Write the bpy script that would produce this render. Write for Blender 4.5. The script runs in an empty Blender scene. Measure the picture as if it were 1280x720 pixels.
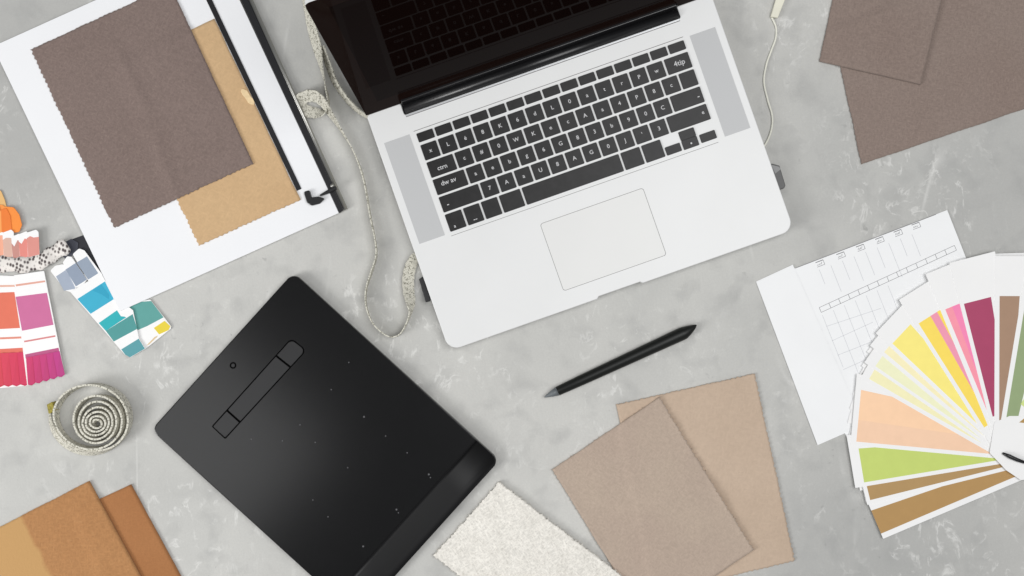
import bpy, bmesh, math, random
from mathutils import Vector, noise
random.seed(7)
sc = bpy.context.scene
COL = sc.collection
S = 0.0008          # metres covered by one photo pixel on the table top
H = 1.13            # camera height above the table

def P(x, y, z=0.0):
    k = (H - z) / H
    return Vector(((x - 640) * S * k, -(y - 360) * S * k, z))

# ------------------------------------------------------------------ materials
def srgb(r, g, b):
    f = lambda c: (c/255/12.92) if c/255 <= 0.04045 else ((c/255+0.055)/1.055)**2.4
    return (f(r), f(g), f(b), 1)

def newmat(name):
    m = bpy.data.materials.new(name); m.use_nodes = True
    nt = m.node_tree; b = nt.nodes['Principled BSDF']
    return m, nt, b

def plain(name, col, rough=0.5, metal=0.0, spec=0.5, var=0.0, vscale=60, bump=0.0, bscale=400, coat=0.0, tint=None):
    m, nt, b = newmat(name)
    N, L = nt.nodes, nt.links
    b.inputs['Base Color'].default_value = col
    b.inputs['Roughness'].default_value = rough
    b.inputs['Metallic'].default_value = metal
    b.inputs['Specular IOR Level'].default_value = spec
    b.inputs['Coat Weight'].default_value = coat
    if tint: b.inputs['Specular Tint'].default_value = tint
    tc = N.new('ShaderNodeTexCoord')
    if var:
        n = N.new('ShaderNodeTexNoise'); n.inputs['Scale'].default_value = vscale; n.inputs['Detail'].default_value = 4
        L.new(tc.outputs['Object'], n.inputs['Vector'])
        r = N.new('ShaderNodeMapRange'); r.inputs['From Min'].default_value = .3; r.inputs['From Max'].default_value = .7
        r.inputs['To Min'].default_value = 1-var; r.inputs['To Max'].default_value = 1+var
        L.new(n.outputs['Fac'], r.inputs['Value'])
        v = N.new('ShaderNodeVectorMath'); v.operation = 'SCALE'
        v.inputs[0].default_value = col[:3]; L.new(r.outputs[0], v.inputs['Scale'])
        L.new(v.outputs[0], b.inputs['Base Color'])
    if bump:
        n2 = N.new('ShaderNodeTexNoise'); n2.inputs['Scale'].default_value = bscale; n2.inputs['Detail'].default_value = 3
        L.new(tc.outputs['Object'], n2.inputs['Vector'])
        bp = N.new('ShaderNodeBump'); bp.inputs['Strength'].default_value = bump; bp.inputs['Distance'].default_value = 0.0006
        L.new(n2.outputs['Fac'], bp.inputs['Height']); L.new(bp.outputs[0], b.inputs['Normal'])
    return m

def fabric(name, col, col2, fleck=None, rot=0.0, weave=900, mott=35, bump=0.5, gain=0.22, fleckamt=0.5):
    """woven cloth: thread lattice + fibre noise + soft blotches"""
    m, nt, b = newmat(name); N, L = nt.nodes, nt.links
    b.inputs['Roughness'].default_value = 0.92
    b.inputs['Specular IOR Level'].default_value = 0.15
    b.inputs['Sheen Weight'].default_value = 0.12
    tc = N.new('ShaderNodeTexCoord')
    mp = N.new('ShaderNodeMapping'); mp.inputs['Rotation'].default_value = (0, 0, rot)
    L.new(tc.outputs['Object'], mp.inputs['Vector'])
    n1 = N.new('ShaderNodeTexNoise'); n1.inputs['Scale'].default_value = mott; n1.inputs['Detail'].default_value = 6
    L.new(mp.outputs[0], n1.inputs['Vector'])
    mix = N.new('ShaderNodeMix'); mix.data_type = 'RGBA'
    mr = N.new('ShaderNodeMapRange'); mr.inputs['From Min'].default_value = .32; mr.inputs['From Max'].default_value = .68
    L.new(n1.outputs['Fac'], mr.inputs['Value']); L.new(mr.outputs[0], mix.inputs['Factor'])
    mix.inputs['A'].default_value = col; mix.inputs['B'].default_value = col2
    # threads: two stretched noises
    outs = []
    for sx, sy in ((1, 0.42), (0.42, 1)):
        mm = N.new('ShaderNodeMapping'); mm.inputs['Scale'].default_value = (sx, sy, 1)
        L.new(mp.outputs[0], mm.inputs['Vector'])
        n = N.new('ShaderNodeTexNoise'); n.inputs['Scale'].default_value = weave; n.inputs['Detail'].default_value = 2
        L.new(mm.outputs[0], n.inputs['Vector']); outs.append(n)
    mx = N.new('ShaderNodeMath'); mx.operation = 'MAXIMUM'
    L.new(outs[0].outputs['Fac'], mx.inputs[0]); L.new(outs[1].outputs['Fac'], mx.inputs[1])
    r = N.new('ShaderNodeMapRange'); r.inputs['From Min'].default_value = .4; r.inputs['From Max'].default_value = .75
    r.inputs['To Min'].default_value = 1-gain; r.inputs['To Max'].default_value = 1+gain
    L.new(mx.outputs[0], r.inputs['Value'])
    v = N.new('ShaderNodeVectorMath'); v.operation = 'SCALE'
    L.new(mix.outputs['Result'], v.inputs[0]); L.new(r.outputs[0], v.inputs['Scale'])
    last = v.outputs[0]
    if fleck:
        n3 = N.new('ShaderNodeTexNoise'); n3.inputs['Scale'].default_value = 420; n3.inputs['Detail'].default_value = 1
        L.new(mp.outputs[0], n3.inputs['Vector'])
        r3 = N.new('ShaderNodeMapRange'); r3.inputs['From Min'].default_value = .60; r3.inputs['From Max'].default_value = .72
        r3.inputs['To Max'].default_value = fleckamt
        L.new(n3.outputs['Fac'], r3.inputs['Value'])
        m3 = N.new('ShaderNodeMix'); m3.data_type = 'RGBA'; m3.inputs['B'].default_value = fleck
        L.new(r3.outputs[0], m3.inputs['Factor']); L.new(last, m3.inputs['A']); last = m3.outputs['Result']
    L.new(last, b.inputs['Base Color'])
    bp = N.new('ShaderNodeBump'); bp.inputs['Strength'].default_value = bump; bp.inputs['Distance'].default_value = 0.0007
    L.new(mx.outputs[0], bp.inputs['Height']); L.new(bp.outputs[0], b.inputs['Normal'])
    return m

def concrete():
    m, nt, b = newmat('concrete'); N, L = nt.nodes, nt.links
    tc = N.new('ShaderNodeTexCoord')
    def nz(scale, detail=6, dist=0.0, sx=1, sy=1, rot=0, rough=.5, off=0):
        mp = N.new('ShaderNodeMapping'); mp.inputs['Scale'].default_value = (sx, sy, 1); mp.inputs['Rotation'].default_value = (0, 0, rot)
        mp.inputs['Location'].default_value = (off, off*.7, 0)
        L.new(tc.outputs['Object'], mp.inputs['Vector'])
        n = N.new('ShaderNodeTexNoise'); n.inputs['Scale'].default_value = scale; n.inputs['Detail'].default_value = detail
        n.inputs['Distortion'].default_value = dist; n.inputs['Roughness'].default_value = rough
        L.new(mp.outputs[0], n.inputs['Vector']); return n.outputs['Fac']
    def rng(v, a, c, lo=0, hi=1):
        r = N.new('ShaderNodeMapRange'); r.inputs['From Min'].default_value = a; r.inputs['From Max'].default_value = c
        r.inputs['To Min'].default_value = lo; r.inputs['To Max'].default_value = hi
        L.new(v, r.inputs['Value']); return r.outputs[0]
    def mul(a, c):
        k = N.new('ShaderNodeMath'); k.operation = 'MULTIPLY'
        for i, s in enumerate((a, c)):
            if isinstance(s, float): k.inputs[i].default_value = s
            else: L.new(s, k.inputs[i])
        return k.outputs[0]
    def mix(f, a, c):
        k = N.new('ShaderNodeMix'); k.data_type = 'RGBA'
        L.new(f, k.inputs['Factor'])
        for n, s in (('A', a), ('B', c)):
            if isinstance(s, tuple): k.inputs[n].default_value = s
            else: L.new(s, k.inputs[n])
        return k.outputs['Result']
    base = mix(rng(nz(2.6, 5, .4), .35, .65), (.47, .47, .452, 1), (.585, .578, .55, 1))
    base = mix(mul(rng(nz(9, 8, .6), .38, .66), .5), base, (.62, .615, .585, 1))
    base = mix(mul(rng(nz(38, 6, .3), .5, .75), .5), base, (.36, .36, .35, 1))
    # darker grey areas at set spots on the slab, outlines broken by noise
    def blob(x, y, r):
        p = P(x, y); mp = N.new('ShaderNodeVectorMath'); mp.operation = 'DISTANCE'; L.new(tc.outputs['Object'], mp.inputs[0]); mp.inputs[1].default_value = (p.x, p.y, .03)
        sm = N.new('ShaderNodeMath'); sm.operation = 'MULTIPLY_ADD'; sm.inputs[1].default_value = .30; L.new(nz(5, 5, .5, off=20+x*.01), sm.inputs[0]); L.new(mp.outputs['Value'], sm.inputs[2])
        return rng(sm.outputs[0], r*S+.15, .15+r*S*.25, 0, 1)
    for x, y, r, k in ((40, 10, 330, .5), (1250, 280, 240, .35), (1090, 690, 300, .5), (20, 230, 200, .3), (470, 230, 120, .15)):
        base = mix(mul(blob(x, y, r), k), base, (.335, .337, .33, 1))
    # plaster flakes and trowel scratches, in patches
    def ridge(v, wdt):
        a_ = N.new('ShaderNodeMath'); a_.operation = 'SUBTRACT'; L.new(v, a_.inputs[0]); a_.inputs[1].default_value = .5
        b_ = N.new('ShaderNodeMath'); b_.operation = 'ABSOLUTE'; L.new(a_.outputs[0], b_.inputs[0])
        return rng(b_.outputs[0], 0, wdt, 1, 0)
    patch = rng(nz(6, 4, .5, off=3), .47, .60)
    brk = rng(nz(70, 4, off=31), .48, .60)
    fl = mul(ridge(nz(34, 5, .9, sx=1, sy=.6, rot=.7, rough=.6), .035), brk)
    base = mix(mul(mul(patch, fl), .6), base, (.78, .775, .75, 1))
    fl2 = rng(nz(120, 6, .4, rough=.7, off=8), .57, .68)
    base = mix(mul(mul(rng(nz(8, 4, .4, off=14), .48, .62), fl2), .32), base, (.74, .735, .70, 1))
    tr = mul(ridge(nz(6, 2, .15, sx=1, sy=.22, rot=-.95, off=5), .006), rng(nz(9, 5, off=9), .53, .63))
    base = mix(mul(tr, .5), base, (.72, .715, .69, 1))
    # dark pits
    pit = mul(rng(nz(120, 3, .5, off=2), .68, .76), rng(nz(7, 3, off=12), .5, .62))
    base = mix(mul(pit, .5), base, (.25, .25, .24, 1))
    base = mix(mul(rng(nz(500, 2), .3, .7), .12), base, (.3, .3, .29, 1))
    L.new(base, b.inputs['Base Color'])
    b.inputs['Roughness'].default_value = .7; b.inputs['Specular IOR Level'].default_value = .3
    bp = N.new('ShaderNodeBump'); bp.inputs['Strength'].default_value = .35; bp.inputs['Distance'].default_value = .001
    L.new(nz(75, 7, 1.2, sx=1, sy=.55, rot=.9, rough=.65), bp.inputs['Height']); L.new(bp.outputs[0], b.inputs['Normal'])
    return m

def tape_mat():
    m, nt, b = newmat('twill_tape'); N, L = nt.nodes, nt.links
    uv = N.new('ShaderNodeTexCoord')
    sep = N.new('ShaderNodeSeparateXYZ'); L.new(uv.outputs['UV'], sep.inputs[0])
    # herringbone: u +- v
    av = N.new('ShaderNodeMath'); av.operation = 'PINGPONG'; av.inputs[1].default_value = .0028; L.new(sep.outputs['Y'], av.inputs[0])
    ad = N.new('ShaderNodeMath'); ad.operation = 'ADD'; L.new(sep.outputs['X'], ad.inputs[0]); L.new(av.outputs[0], ad.inputs[1])
    ml = N.new('ShaderNodeMath'); ml.operation = 'MULTIPLY'; ml.inputs[1].default_value = 2*math.pi/.0026; L.new(ad.outputs[0], ml.inputs[0])
    sn = N.new('ShaderNodeMath'); sn.operation = 'SINE'; L.new(ml.outputs[0], sn.inputs[0])
    n = N.new('ShaderNodeTexNoise'); n.inputs['Scale'].default_value = 420; n.inputs['Detail'].default_value = 3
    L.new(uv.outputs['Object'], n.inputs['Vector'])
    s2 = N.new('ShaderNodeMath'); s2.operation = 'MULTIPLY_ADD'; s2.inputs[1].default_value = .07; L.new(sn.outputs[0], s2.inputs[0]); L.new(n.outputs['Fac'], s2.inputs[2])
    r = N.new('ShaderNodeMapRange'); r.inputs['From Min'].default_value = .32; r.inputs['From Max'].default_value = .52
    L.new(s2.outputs[0], r.inputs['Value'])
    mx = N.new('ShaderNodeMix'); mx.data_type = 'RGBA'; mx.inputs['A'].default_value = (.25, .24, .195, 1); mx.inputs['B'].default_value = (.68, .66, .575, 1)
    L.new(r.outputs[0], mx.inputs['Factor']); L.new(mx.outputs['Result'], b.inputs['Base Color'])
    b.inputs['Roughness'].default_value = .9; b.inputs['Specular IOR Level'].default_value = .15
    bp = N.new('ShaderNodeBump'); bp.inputs['Strength'].default_value = .7; bp.inputs['Distance'].default_value = .0008
    L.new(s2.outputs[0], bp.inputs['Height']); L.new(bp.outputs[0], b.inputs['Normal'])
    return m

def dotted_mat():
    m, nt, b = newmat('dotted_trim'); N, L = nt.nodes, nt.links
    tc = N.new('ShaderNodeTexCoord')
    mp = N.new('ShaderNodeMapping'); mp.inputs['Scale'].default_value = (1, .75, 1); mp.inputs['Rotation'].default_value = (0, 0, .3); L.new(tc.outputs['Object'], mp.inputs['Vector'])
    v = N.new('ShaderNodeTexVoronoi'); v.inputs['Scale'].default_value = 300; v.inputs['Randomness'].default_value = .5
    L.new(mp.outputs[0], v.inputs['Vector'])
    r = N.new('ShaderNodeMapRange'); r.inputs['From Min'].default_value = .26; r.inputs['From Max'].default_value = .50
    L.new(v.outputs['Distance'], r.inputs['Value'])
    mx = N.new('ShaderNodeMix'); mx.data_type = 'RGBA'; mx.inputs['A'].default_value = (.09, .07, .07, 1); mx.inputs['B'].default_value = (.78, .74, .70, 1)
    L.new(r.outputs[0], mx.inputs['Factor']); L.new(mx.outputs['Result'], b.inputs['Base Color'])
    b.inputs['Roughness'].default_value = .8
    bp = N.new('ShaderNodeBump'); bp.inputs['Strength'].default_value = .8; bp.inputs['Distance'].default_value = .0008
    L.new(r.outputs[0], bp.inputs['Height']); L.new(bp.outputs[0], b.inputs['Normal'])
    return m

def suede():
    """brown suede with a golden brushed area on its left side (position in the swatch, metres)"""
    m = fabric('golden_suede', srgb(176, 129, 86), srgb(170, 123, 81), fleck=srgb(186, 142, 98), weave=480, bump=.5, gain=.10, fleckamt=.3, mott=16)
    nt = m.node_tree; N, L = nt.nodes, nt.links; b = N['Principled BSDF']
    src = b.inputs['Base Color'].links[0].from_socket
    tc = N.new('ShaderNodeTexCoord'); sep = N.new('ShaderNodeSeparateXYZ'); L.new(tc.outputs['Object'], sep.inputs[0])
    nz = N.new('ShaderNodeTexNoise'); nz.inputs['Scale'].default_value = 60; nz.inputs['Detail'].default_value = 4; L.new(tc.outputs['Object'], nz.inputs['Vector'])
    # signed distance to the line (38,668)-(64,716) in object space; object origin = swatch centroid
    e = N.new('ShaderNodeMath'); e.operation = 'MULTIPLY_ADD'; e.inputs[1].default_value = .50
    L.new(sep.outputs['Y'], e.inputs[0]); L.new(sep.outputs['X'], e.inputs[2])
    f = N.new('ShaderNodeMath'); f.operation = 'MULTIPLY_ADD'; f.inputs[1].default_value = .012; L.new(nz.outputs['Fac'], f.inputs[0]); L.new(e.outputs[0], f.inputs[2])
    r = N.new('ShaderNodeMapRange'); r.name = 'NapEdge'
    r.inputs['From Min'].default_value = 0; r.inputs['From Max'].default_value = .004
    L.new(f.outputs[0], r.inputs['Value'])
    mx = N.new('ShaderNodeMix'); mx.data_type = 'RGBA'; mx.inputs['A'].default_value = srgb(190, 150, 100)
    L.new(r.outputs[0], mx.inputs['Factor']); L.new(src, mx.inputs['B']); L.new(mx.outputs['Result'], b.inputs['Base Color'])
    return m

M = {}
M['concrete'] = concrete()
M['tape'] = tape_mat()
M['dots'] = dotted_mat()
M['alu'] = plain('aluminium', (.745, .748, .745, 1), .55, .15, .5, var=.015, vscale=14, bump=.03, bscale=3000)
M['alu_edge'] = plain('polished_aluminium', (.50, .51, .52, 1), .45, .8)
M['grille'] = plain('grille', (.52, .525, .53, 1), .6, .1, var=.06, vscale=2500)
M['pad'] = plain('trackpad', (.73, .73, .718, 1), .55, .15, var=.01, vscale=20)
M['groove'] = plain('groove', (.16, .155, .15, 1), .7)
M['key'] = plain('key_plastic', (.013, .0125, .013, 1), .38, 0, .28, var=.25, vscale=160, bump=.08, bscale=1500)
M['legend'] = plain('legend_ink', (.60, .60, .61, 1), .6)
M['rubber'] = plain('hinge_plastic', (.010, .010, .011, 1), .30, 0, .5)
M['screen'] = plain('screen_glass', (.0060, .0026, .0021, 1), .015, 0, .010)
M['bezel'] = plain('bezel_glass', (.0120, .0060, .0048, 1), .02, 0, .010)
M['tablet'] = plain('tablet_plastic', (.0035, .0035, .0039, 1), .20, 0, .40, var=.1, vscale=30, bump=.02, bscale=1800)
M['tablet_rest'] = plain('tablet_rest_plastic', (.006, .006, .0064, 1), .5, 0, .28, bump=.03, bscale=1800)
M['tablet_key'] = plain('tablet_key_plastic', (.016, .016, .017, 1), .36, 0, .42)
M['black'] = plain('black_plastic', (.010, .010, .011, 1), .35)
M['black_metal'] = plain('black_metal', (.02, .02, .022, 1), .3, .2)
M['chrome'] = plain('chrome', (.42, .415, .39, 1), .34, .9)
M['slot'] = plain('slot_gap', (.002, .002, .002, 1), .95, 0, .02)
M['speck'] = plain('speck', (.085, .085, .09, 1), .6)
M['nib'] = plain('nib', (.14, .155, .165, 1), .45)
M['pen'] = plain('pen_black', (.008, .009, .008, 1), .42, 0, .3)
M['paper'] = plain('white_board', (.85, .855, .872, 1), .75, 0, .2, var=.01, vscale=12)
M['paper2'] = plain('office_paper', (.88, .885, .89, 1), .8, 0, .2, var=.015, vscale=20, bump=.1, bscale=90)
M['card'] = plain('card_white', (.88, .875, .87, 1), .65, 0, .3, var=.01, vscale=30)
M['pencil'] = plain('pencil', (.24, .24, .25, 1), .8)
M['pencil_faint'] = plain('pencil_faint', (.55, .56, .59, 1), .8)
M['pencil_dark'] = plain('pencil_dark', (.16, .16, .17, 1), .8)
M['cable'] = plain('white_cable', (.78, .77, .68, 1), .5)
M['tag'] = plain('cream_tag', (.76, .74, .62, 1), .6, var=.04, vscale=90)
M['dongle'] = plain('dongle_grey', (.05, .05, .05, 1), .4)
M['dongle_lt'] = plain('dongle_light', (.22, .22, .22, 1), .4)
M['paint'] = plain('dried_paint', srgb(232, 205, 160), .5, var=.1, vscale=300)
M['taupe'] = fabric('taupe_cloth', srgb(131, 115, 109), srgb(127, 111, 105), fleck=srgb(152, 136, 126), rot=.45, weave=600, gain=.12, fleckamt=.25, bump=.6, mott=10)
M['taupe2'] = fabric('taupe_felt', srgb(141, 126, 118), srgb(136, 120, 112), fleck=srgb(160, 143, 133), rot=.2, weave=600, gain=.11, fleckamt=.22, bump=.6, mott=10)
M['tan'] = fabric('tan_cloth', srgb(205, 173, 133), srgb(201, 168, 128), rot=.45, weave=500, gain=.06, bump=.25, mott=14)
M['beige'] = fabric('beige_cloth', srgb(184, 167, 151), srgb(178, 160, 146), rot=.55, weave=600, gain=.08, bump=.4, fleck=srgb(196, 178, 162), fleckamt=.2, mott=12)
M['beige2'] = fabric('sand_cloth', srgb(197, 176, 156), srgb(190, 169, 149), rot=.2, weave=500, gain=.05, bump=.2, mott=14)
M['brown'] = fabric('brown_leather', srgb(168, 117, 76), srgb(161, 110, 70), weave=600, gain=.06, bump=.2, mott=14)
M['suede'] = suede()
M['cream'] = fabric('cream_wool', (.84, .81, .75, 1), (.78, .75, .69, 1), fleck=(.50, .47, .42, 1), rot=-.65, weave=620, mott=60, gain=.15, bump=1.0, fleckamt=.35)

def chipmat(r, g, b, name=None):
    key = 'chip_%d_%d_%d' % (r, g, b)
    if key not in M: M[key] = plain('paint_chip', srgb(r, g, b), .55, 0, .35, var=.02, vscale=120)
    return M[key]

# ------------------------------------------------------------------ object helpers
def tag(o, label=None, cat=None, group=None, kind=None):
    if label: o['label'] = label
    if cat: o['category'] = cat
    if group: o['group'] = group
    if kind: o['kind'] = kind
    return o

def thing(name, label, cat, origin, group=None):
    o = bpy.data.objects.new(name, None); o.empty_display_size = .01
    o.location = origin; COL.objects.link(o)
    return tag(o, label, cat, group)

def worg(o):
    v = Vector(o.location)
    while o.parent: o = o.parent; v += o.location
    return v

def obj(name, bm, mat, parent=None, smooth=False, bevel=0, segs=2, solidify=0):
    if parent is not None:
        org = worg(parent)
    else:
        org = sum((v.co for v in bm.verts), Vector()) / len(bm.verts)
        org.z = min(v.co.z for v in bm.verts)
    for v in bm.verts: v.co -= org
    bmesh.ops.recalc_face_normals(bm, faces=bm.faces)
    me = bpy.data.meshes.new(name); bm.to_mesh(me); bm.free()
    if smooth:
        for p in me.polygons: p.use_smooth = True
    if isinstance(mat, (list, tuple)):
        for m_ in mat: me.materials.append(m_)
    else: me.materials.append(mat)
    o = bpy.data.objects.new(name, me); COL.objects.link(o)
    if parent is not None: o.parent = parent
    else: o.location = org
    if bevel:
        b = o.modifiers.new('bevel', 'BEVEL'); b.width = bevel; b.segments = segs; b.limit_method = 'ANGLE'; b.angle_limit = math.radians(40)
        b.harden_normals = False
    return o

def roundpoly(pts, r, n=6):
    """round the corners of a pixel polygon; r is one radius or one per corner"""
    out = []; k = len(pts)
    for i in range(k):
        p = Vector(pts[i]); a = Vector(pts[i-1]); c = Vector(pts[(i+1) % k])
        rr = r[i] if isinstance(r, (list, tuple)) else r
        if rr <= 0: out.append(tuple(p)); continue
        da = (a-p).normalized(); dc = (c-p).normalized()
        ang = da.angle(dc); d = rr/math.tan(ang/2)
        s = p+da*d; e = p+dc*d
        cen = p+(da+dc).normalized()*(rr/math.sin(ang/2))
        a0 = math.atan2(s.y-cen.y, s.x-cen.x); a1 = math.atan2(e.y-cen.y, e.x-cen.x)
        dd = (a1-a0+math.pi) % (2*math.pi)-math.pi
        for j in range(n+1):
            t = a0+dd*j/n; out.append((cen.x+rr*math.cos(t), cen.y+rr*math.sin(t)))
    return out

def prism(bm, pts, z0, z1, grow=0.0):
    """vertical-sided plate whose top outline projects onto the pixel polygon pts"""
    top = [bm.verts.new(P(x, y, z1)) for x, y in pts]
    bot = [bm.verts.new((v.co.x, v.co.y, z0)) for v in top]
    bm.faces.new(top); bm.faces.new(bot[::-1])
    n = len(pts)
    for i in range(n):
        bm.faces.new((top[i], bot[i], bot[(i+1) % n], top[(i+1) % n]))
    return bm

def plate(name, pts, z0, z1, mat, parent=None, r=0, bevel=0, n=6):
    bm = bmesh.new()
    prism(bm, roundpoly(pts, r, n) if r else pts, z0, z1)
    return obj(name, bm, mat, parent, bevel=bevel)

def inside(pt, poly):
    x, y = pt; c = False
    for i in range(len(poly)):
        x1, y1 = poly[i]; x2, y2 = poly[i-1]
        if (y1 > y) != (y2 > y) and x < (x2-x1)*(y-y1)/(y2-y1)+x1: c = not c
    return c

def sdist(pt, poly):
    d = 1e9; p = Vector(pt)
    for i in range(len(poly)):
        a = Vector(poly[i-1]); b = Vector(poly[i]); ab = b-a
        t = max(0, min(1, (p-a).dot(ab)/ab.length_squared)); d = min(d, (p-a-ab*t).length)
    return d if inside(pt, poly) else -d

def sst(x): x = max(0, min(1, x)); return x*x*(3-2*x)

def swatch(name, label, cat, quad, mat, base=.0004, thick=.0014, over=(), zig=(0, 0, 0, 0), wave=.0006, folds=(),
           step=3.6, seed=0, group=None, fray=0, rag=0, curl=0, period=2):
    """cloth piece: quad = 4 pixel corners (in order); zig = pinking depth per side (side i runs corner i -> i+1)"""
    q = [Vector(p) for p in quad]
    nu = max(4, int((q[1]-q[0]).length/step)); nv = max(4, int((q[3]-q[0]).length/step))
    rnd = random.Random(seed)
    def zz(k, amp): return amp*(rnd.uniform(.45, 1.1) if (k // (period//2)) % 2 else rnd.uniform(-.1, .35)) + rnd.uniform(-1, 1)*rag
    bm = bmesh.new(); T = []
    for j in range(nv+1):
        row = []
        for i in range(nu+1):
            u = i/nu; v = j/nv
            p = q[0]*(1-u)*(1-v)+q[1]*u*(1-v)+q[2]*u*v+q[3]*(1-u)*v
            du = (q[1]-q[0]).normalized(); dv = (q[3]-q[0]).normalized()
            # long soft edge wobble so that no side is ruler straight
            if j == 0: p = p+dv*(zz(i, zig[0]) + .6*noise.noise((i*.11, seed, 1)))
            if j == nv: p = p-dv*(zz(i, zig[2]) + .6*noise.noise((i*.11, seed, 2)))
            if i == nu: p = p-du*(zz(j, zig[1]) + .6*noise.noise((j*.11, seed, 3)))
            if i == 0: p = p+du*(zz(j, zig[3]) + .6*noise.noise((j*.11, seed, 4)))
            z = base
            for poly, h in over: z += h*sst((sdist((p.x, p.y), poly)+9)/12)
            w = noise.noise((p.x/75+seed*3.1, p.y/75, 0))*.6+noise.noise((p.x/28, p.y/28+seed, 4))*.25+.5
            z += wave*max(0, w)
            if curl:
                e = min(u, 1-u, v, 1-v); z += curl*(1-sst(e/.06))*max(0, noise.noise((p.x/40, p.y/40, seed+9))+.2)
            for (x1, y1, x2, y2), amp, wd in folds:
                a = Vector((x1, y1)); ab = Vector((x2, y2))-a; t = max(0, min(1, (p-a).dot(ab)/ab.length_squared))
                d = (p-a-ab*t).length; z += amp*math.exp(-(d/wd)**2)*min(1, 4*t+.1, 4*(1-t)+.1)
            row.append((p, z))
        T.append(row)
    top = [[bm.verts.new(P(p.x, p.y, z+thick)) for p, z in row] for row in T]
    bot = [[bm.verts.new((v.co.x, v.co.y, v.co.z-thick)) for v in row] for row in top]
    for j in range(nv):
        for i in range(nu):
            f = bm.faces.new((top[j][i], top[j][i+1], top[j+1][i+1], top[j+1][i])); f.smooth = True
            bm.faces.new((bot[j][i], bot[j+1][i], bot[j+1][i+1], bot[j][i+1]))
    ring = [(0, i) for i in range(nu)]+[(j, nu) for j in range(nv)]+[(nv, i) for i in range(nu, 0, -1)]+[(j, 0) for j in range(nv, 0, -1)]
    for k in range(len(ring)):
        a = ring[k]; b = ring[(k+1) % len(ring)]
        bm.faces.new((top[a[0]][a[1]], bot[a[0]][a[1]], bot[b[0]][b[1]], top[b[0]][b[1]]))
    if fray:      # loose yarn ends standing out of the rim
        for k in range(0, len(ring)*fray):
            a = ring[rnd.randrange(len(ring))]; c = top[a[0]][a[1]].co.copy()
            mid = top[nv//2][nu//2].co; d = (c-mid); d.z = 0; d.normalize()
            d = (d+Vector((rnd.uniform(-1, 1), rnd.uniform(-1, 1), rnd.uniform(0, .5)))).normalized()
            ln = rnd.uniform(.001, .0035); w_ = Vector((-d.y, d.x, 0))*.0004
            s0 = c-Vector((0, 0, rnd.uniform(.0001, thick)))-d*.001
            vs = [bm.verts.new(s0+w_), bm.verts.new(s0-w_), bm.verts.new(s0+d*ln), bm.verts.new(s0+Vector((0, 0, .0006)))]
            bm.faces.new((vs[0], vs[1], vs[2])); bm.faces.new((vs[1], vs[3], vs[2])); bm.faces.new((vs[3], vs[0], vs[2]))
    o = obj(name, bm, mat); return tag(o, label, cat, group)

def catmull(pts, n=8):
    out = []; k = len(pts)
    for i in range(k-1):
        p0 = pts[max(i-1, 0)]; p1 = pts[i]; p2 = pts[i+1]; p3 = pts[min(i+2, k-1)]
        for j in range(n):
            t = j/n
            out.append(tuple(.5*(2*b+(-a+c)*t+(2*a-5*b+4*c-d)*t*t+(-a+3*b-3*c+d)*t**3) for a, b, c, d in zip(p0, p1, p2, p3)))
    out.append(tuple(pts[-1])); return out

def tube(bm, pts, r, n=10):
    """pts: world Vectors; r: radius or list"""
    rings = []
    for i, p in enumerate(pts):
        t = (pts[min(i+1, len(pts)-1)]-pts[max(i-1, 0)]).normalized()
        up = Vector((0, 0, 1)) if abs(t.z) < .9 else Vector((1, 0, 0))
        s = t.cross(up).normalized(); w = s.cross(t)
        rr = r[i] if isinstance(r, (list, tuple)) else r
        rings.append([bm.verts.new(p+s*math.cos(2*math.pi*k/n)*rr+w*math.sin(2*math.pi*k/n)*rr) for k in range(n)])
    for a, b in zip(rings, rings[1:]):
        for k in range(n): bm.faces.new((a[k], a[(k+1) % n], b[(k+1) % n], b[k])).smooth = True
    bm.faces.new(rings[0][::-1]); bm.faces.new(rings[-1])
    return bm

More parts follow.
